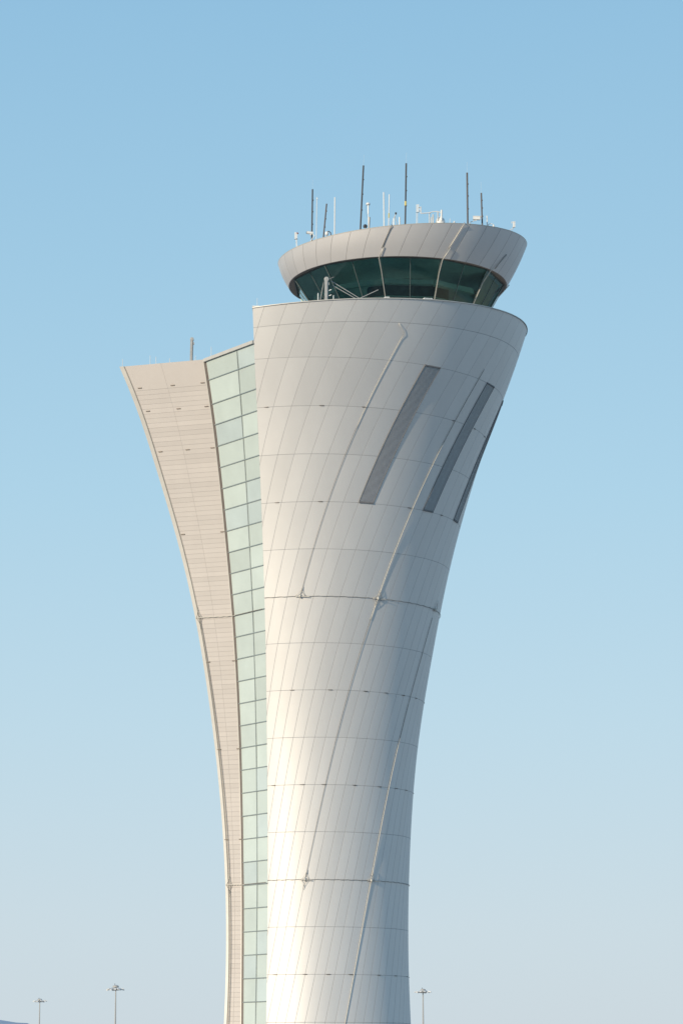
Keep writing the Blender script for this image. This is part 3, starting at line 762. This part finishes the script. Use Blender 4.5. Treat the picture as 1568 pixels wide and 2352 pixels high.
# ---------------------------------------------------------------- setting
def struct(o):o['kind']='structure';return o
b=MB();S=30000;b.add([(-S,-S,0),(S,-S,0),(S,S,0),(-S,S,0)],[(0,1,2,3)]);struct(b.build('ground',CONC))
b=MB();vs=[];n=60;Yh=7000
for i in range(n+1):
    x=-2600+i*(1800)/n
    hh=interp([(-2600,230),(-1500,205),(-1000,185),(-845,158),(-800,143),(-770,128),(-700,100),(-400,20),(0,0)],x)*(7225/7000)
    hh=max(2,hh-31+3*math.sin(i*.9)+2*math.sin(i*2.3))
    vs+=[(x,Yh,0),(x,Yh+250,hh*.6),(x,Yh+700,hh),(x,Yh+1400,0)]
b.add(vs,[(4*i+k,4*i+4+k,4*i+5+k,4*i+1+k) for i in range(n) for k in range(3)]);struct(b.build('hills',HILL,None,True))

# ---------------------------------------------------------------- light, sky, camera
SUN_AZ=-42;SUN_EL=16
sd=Vector((math.sin(math.radians(SUN_AZ))*math.cos(math.radians(SUN_EL)),-math.cos(math.radians(SUN_AZ))*math.cos(math.radians(SUN_EL)),math.sin(math.radians(SUN_EL))))
ld=bpy.data.lights.new('sun','SUN');ld.energy=3.65;ld.angle=math.radians(.5);ld.color=(1,.86,.66)
so=bpy.data.objects.new('sun',ld);ROOT.objects.link(so);so.rotation_euler=sd.to_track_quat('Z','Y').to_euler();so.location=sd*300
w=bpy.data.worlds.new('World');bpy.context.scene.world=w;w.use_nodes=True;nt=w.node_tree;bg=nt.nodes['Background']
sk=nt.nodes.new('ShaderNodeTexSky');sk.sky_type='NISHITA';sk.sun_disc=False;sk.sun_elevation=math.radians(SUN_EL);sk.sun_rotation=math.atan2(sd.x,sd.y)
sk.air_density=1.0;sk.dust_density=1.0;sk.ozone_density=1.5;sk.altitude=0
tcw=nt.nodes.new('ShaderNodeTexCoord');sep=nt.nodes.new('ShaderNodeSeparateXYZ');nt.links.new(tcw.outputs['Generated'],sep.inputs[0])
rp=nt.nodes.new('ShaderNodeValToRGB');nt.links.new(sep.outputs[2],rp.inputs[0])
def lin(c):return tuple(((x/255+.055)/1.055)**2.4 if x>10 else x/255/12.92 for x in c)+(1,)
stops=[(0,(207,219,227)),(.05,(204,221,231)),(.12,(192,220,235)),(.20,(176,214,235)),(.28,(162,205,231)),(.36,(149,196,227)),(.6,(96,150,200)),(1,(50,98,160))]
els=rp.color_ramp.elements
while len(els)<len(stops):els.new(.5)
for e_,(p_,c_) in zip(els,stops):e_.position=p_
for e_,(p_,c_) in zip(els,stops):e_.color=lin(c_)
SK=.10
vs_=nt.nodes.new('ShaderNodeVectorMath');vs_.operation='SCALE';vs_.inputs['Scale'].default_value=1/SK;nt.links.new(rp.outputs[0],vs_.inputs[0])
mxw=nt.nodes.new('ShaderNodeMix');mxw.data_type='RGBA';mxw.inputs['Factor'].default_value=.93
nt.links.new(sk.outputs[0],mxw.inputs[6]);nt.links.new(vs_.outputs[0],mxw.inputs[7])
nt.links.new(mxw.outputs[2],bg.inputs[0]);bg.inputs[1].default_value=SK
cam=bpy.data.cameras.new('camera');co=bpy.data.objects.new('camera',cam);ROOT.objects.link(co)
cam.sensor_fit='HORIZONTAL';cam.sensor_width=24;cam.lens=24*F/1568;cam.clip_end=60000;cam.clip_start=1
co.location=(0,CAMY,CZ);co.rotation_euler=(math.pi/2+P_ANG,0,0)
sc=bpy.context.scene;sc.camera=co
sc.view_settings.view_transform='Standard';sc.view_settings.look='None';sc.view_settings.exposure=0;sc.view_settings.gamma=1
sc.render.resolution_x=682;sc.render.resolution_y=1024
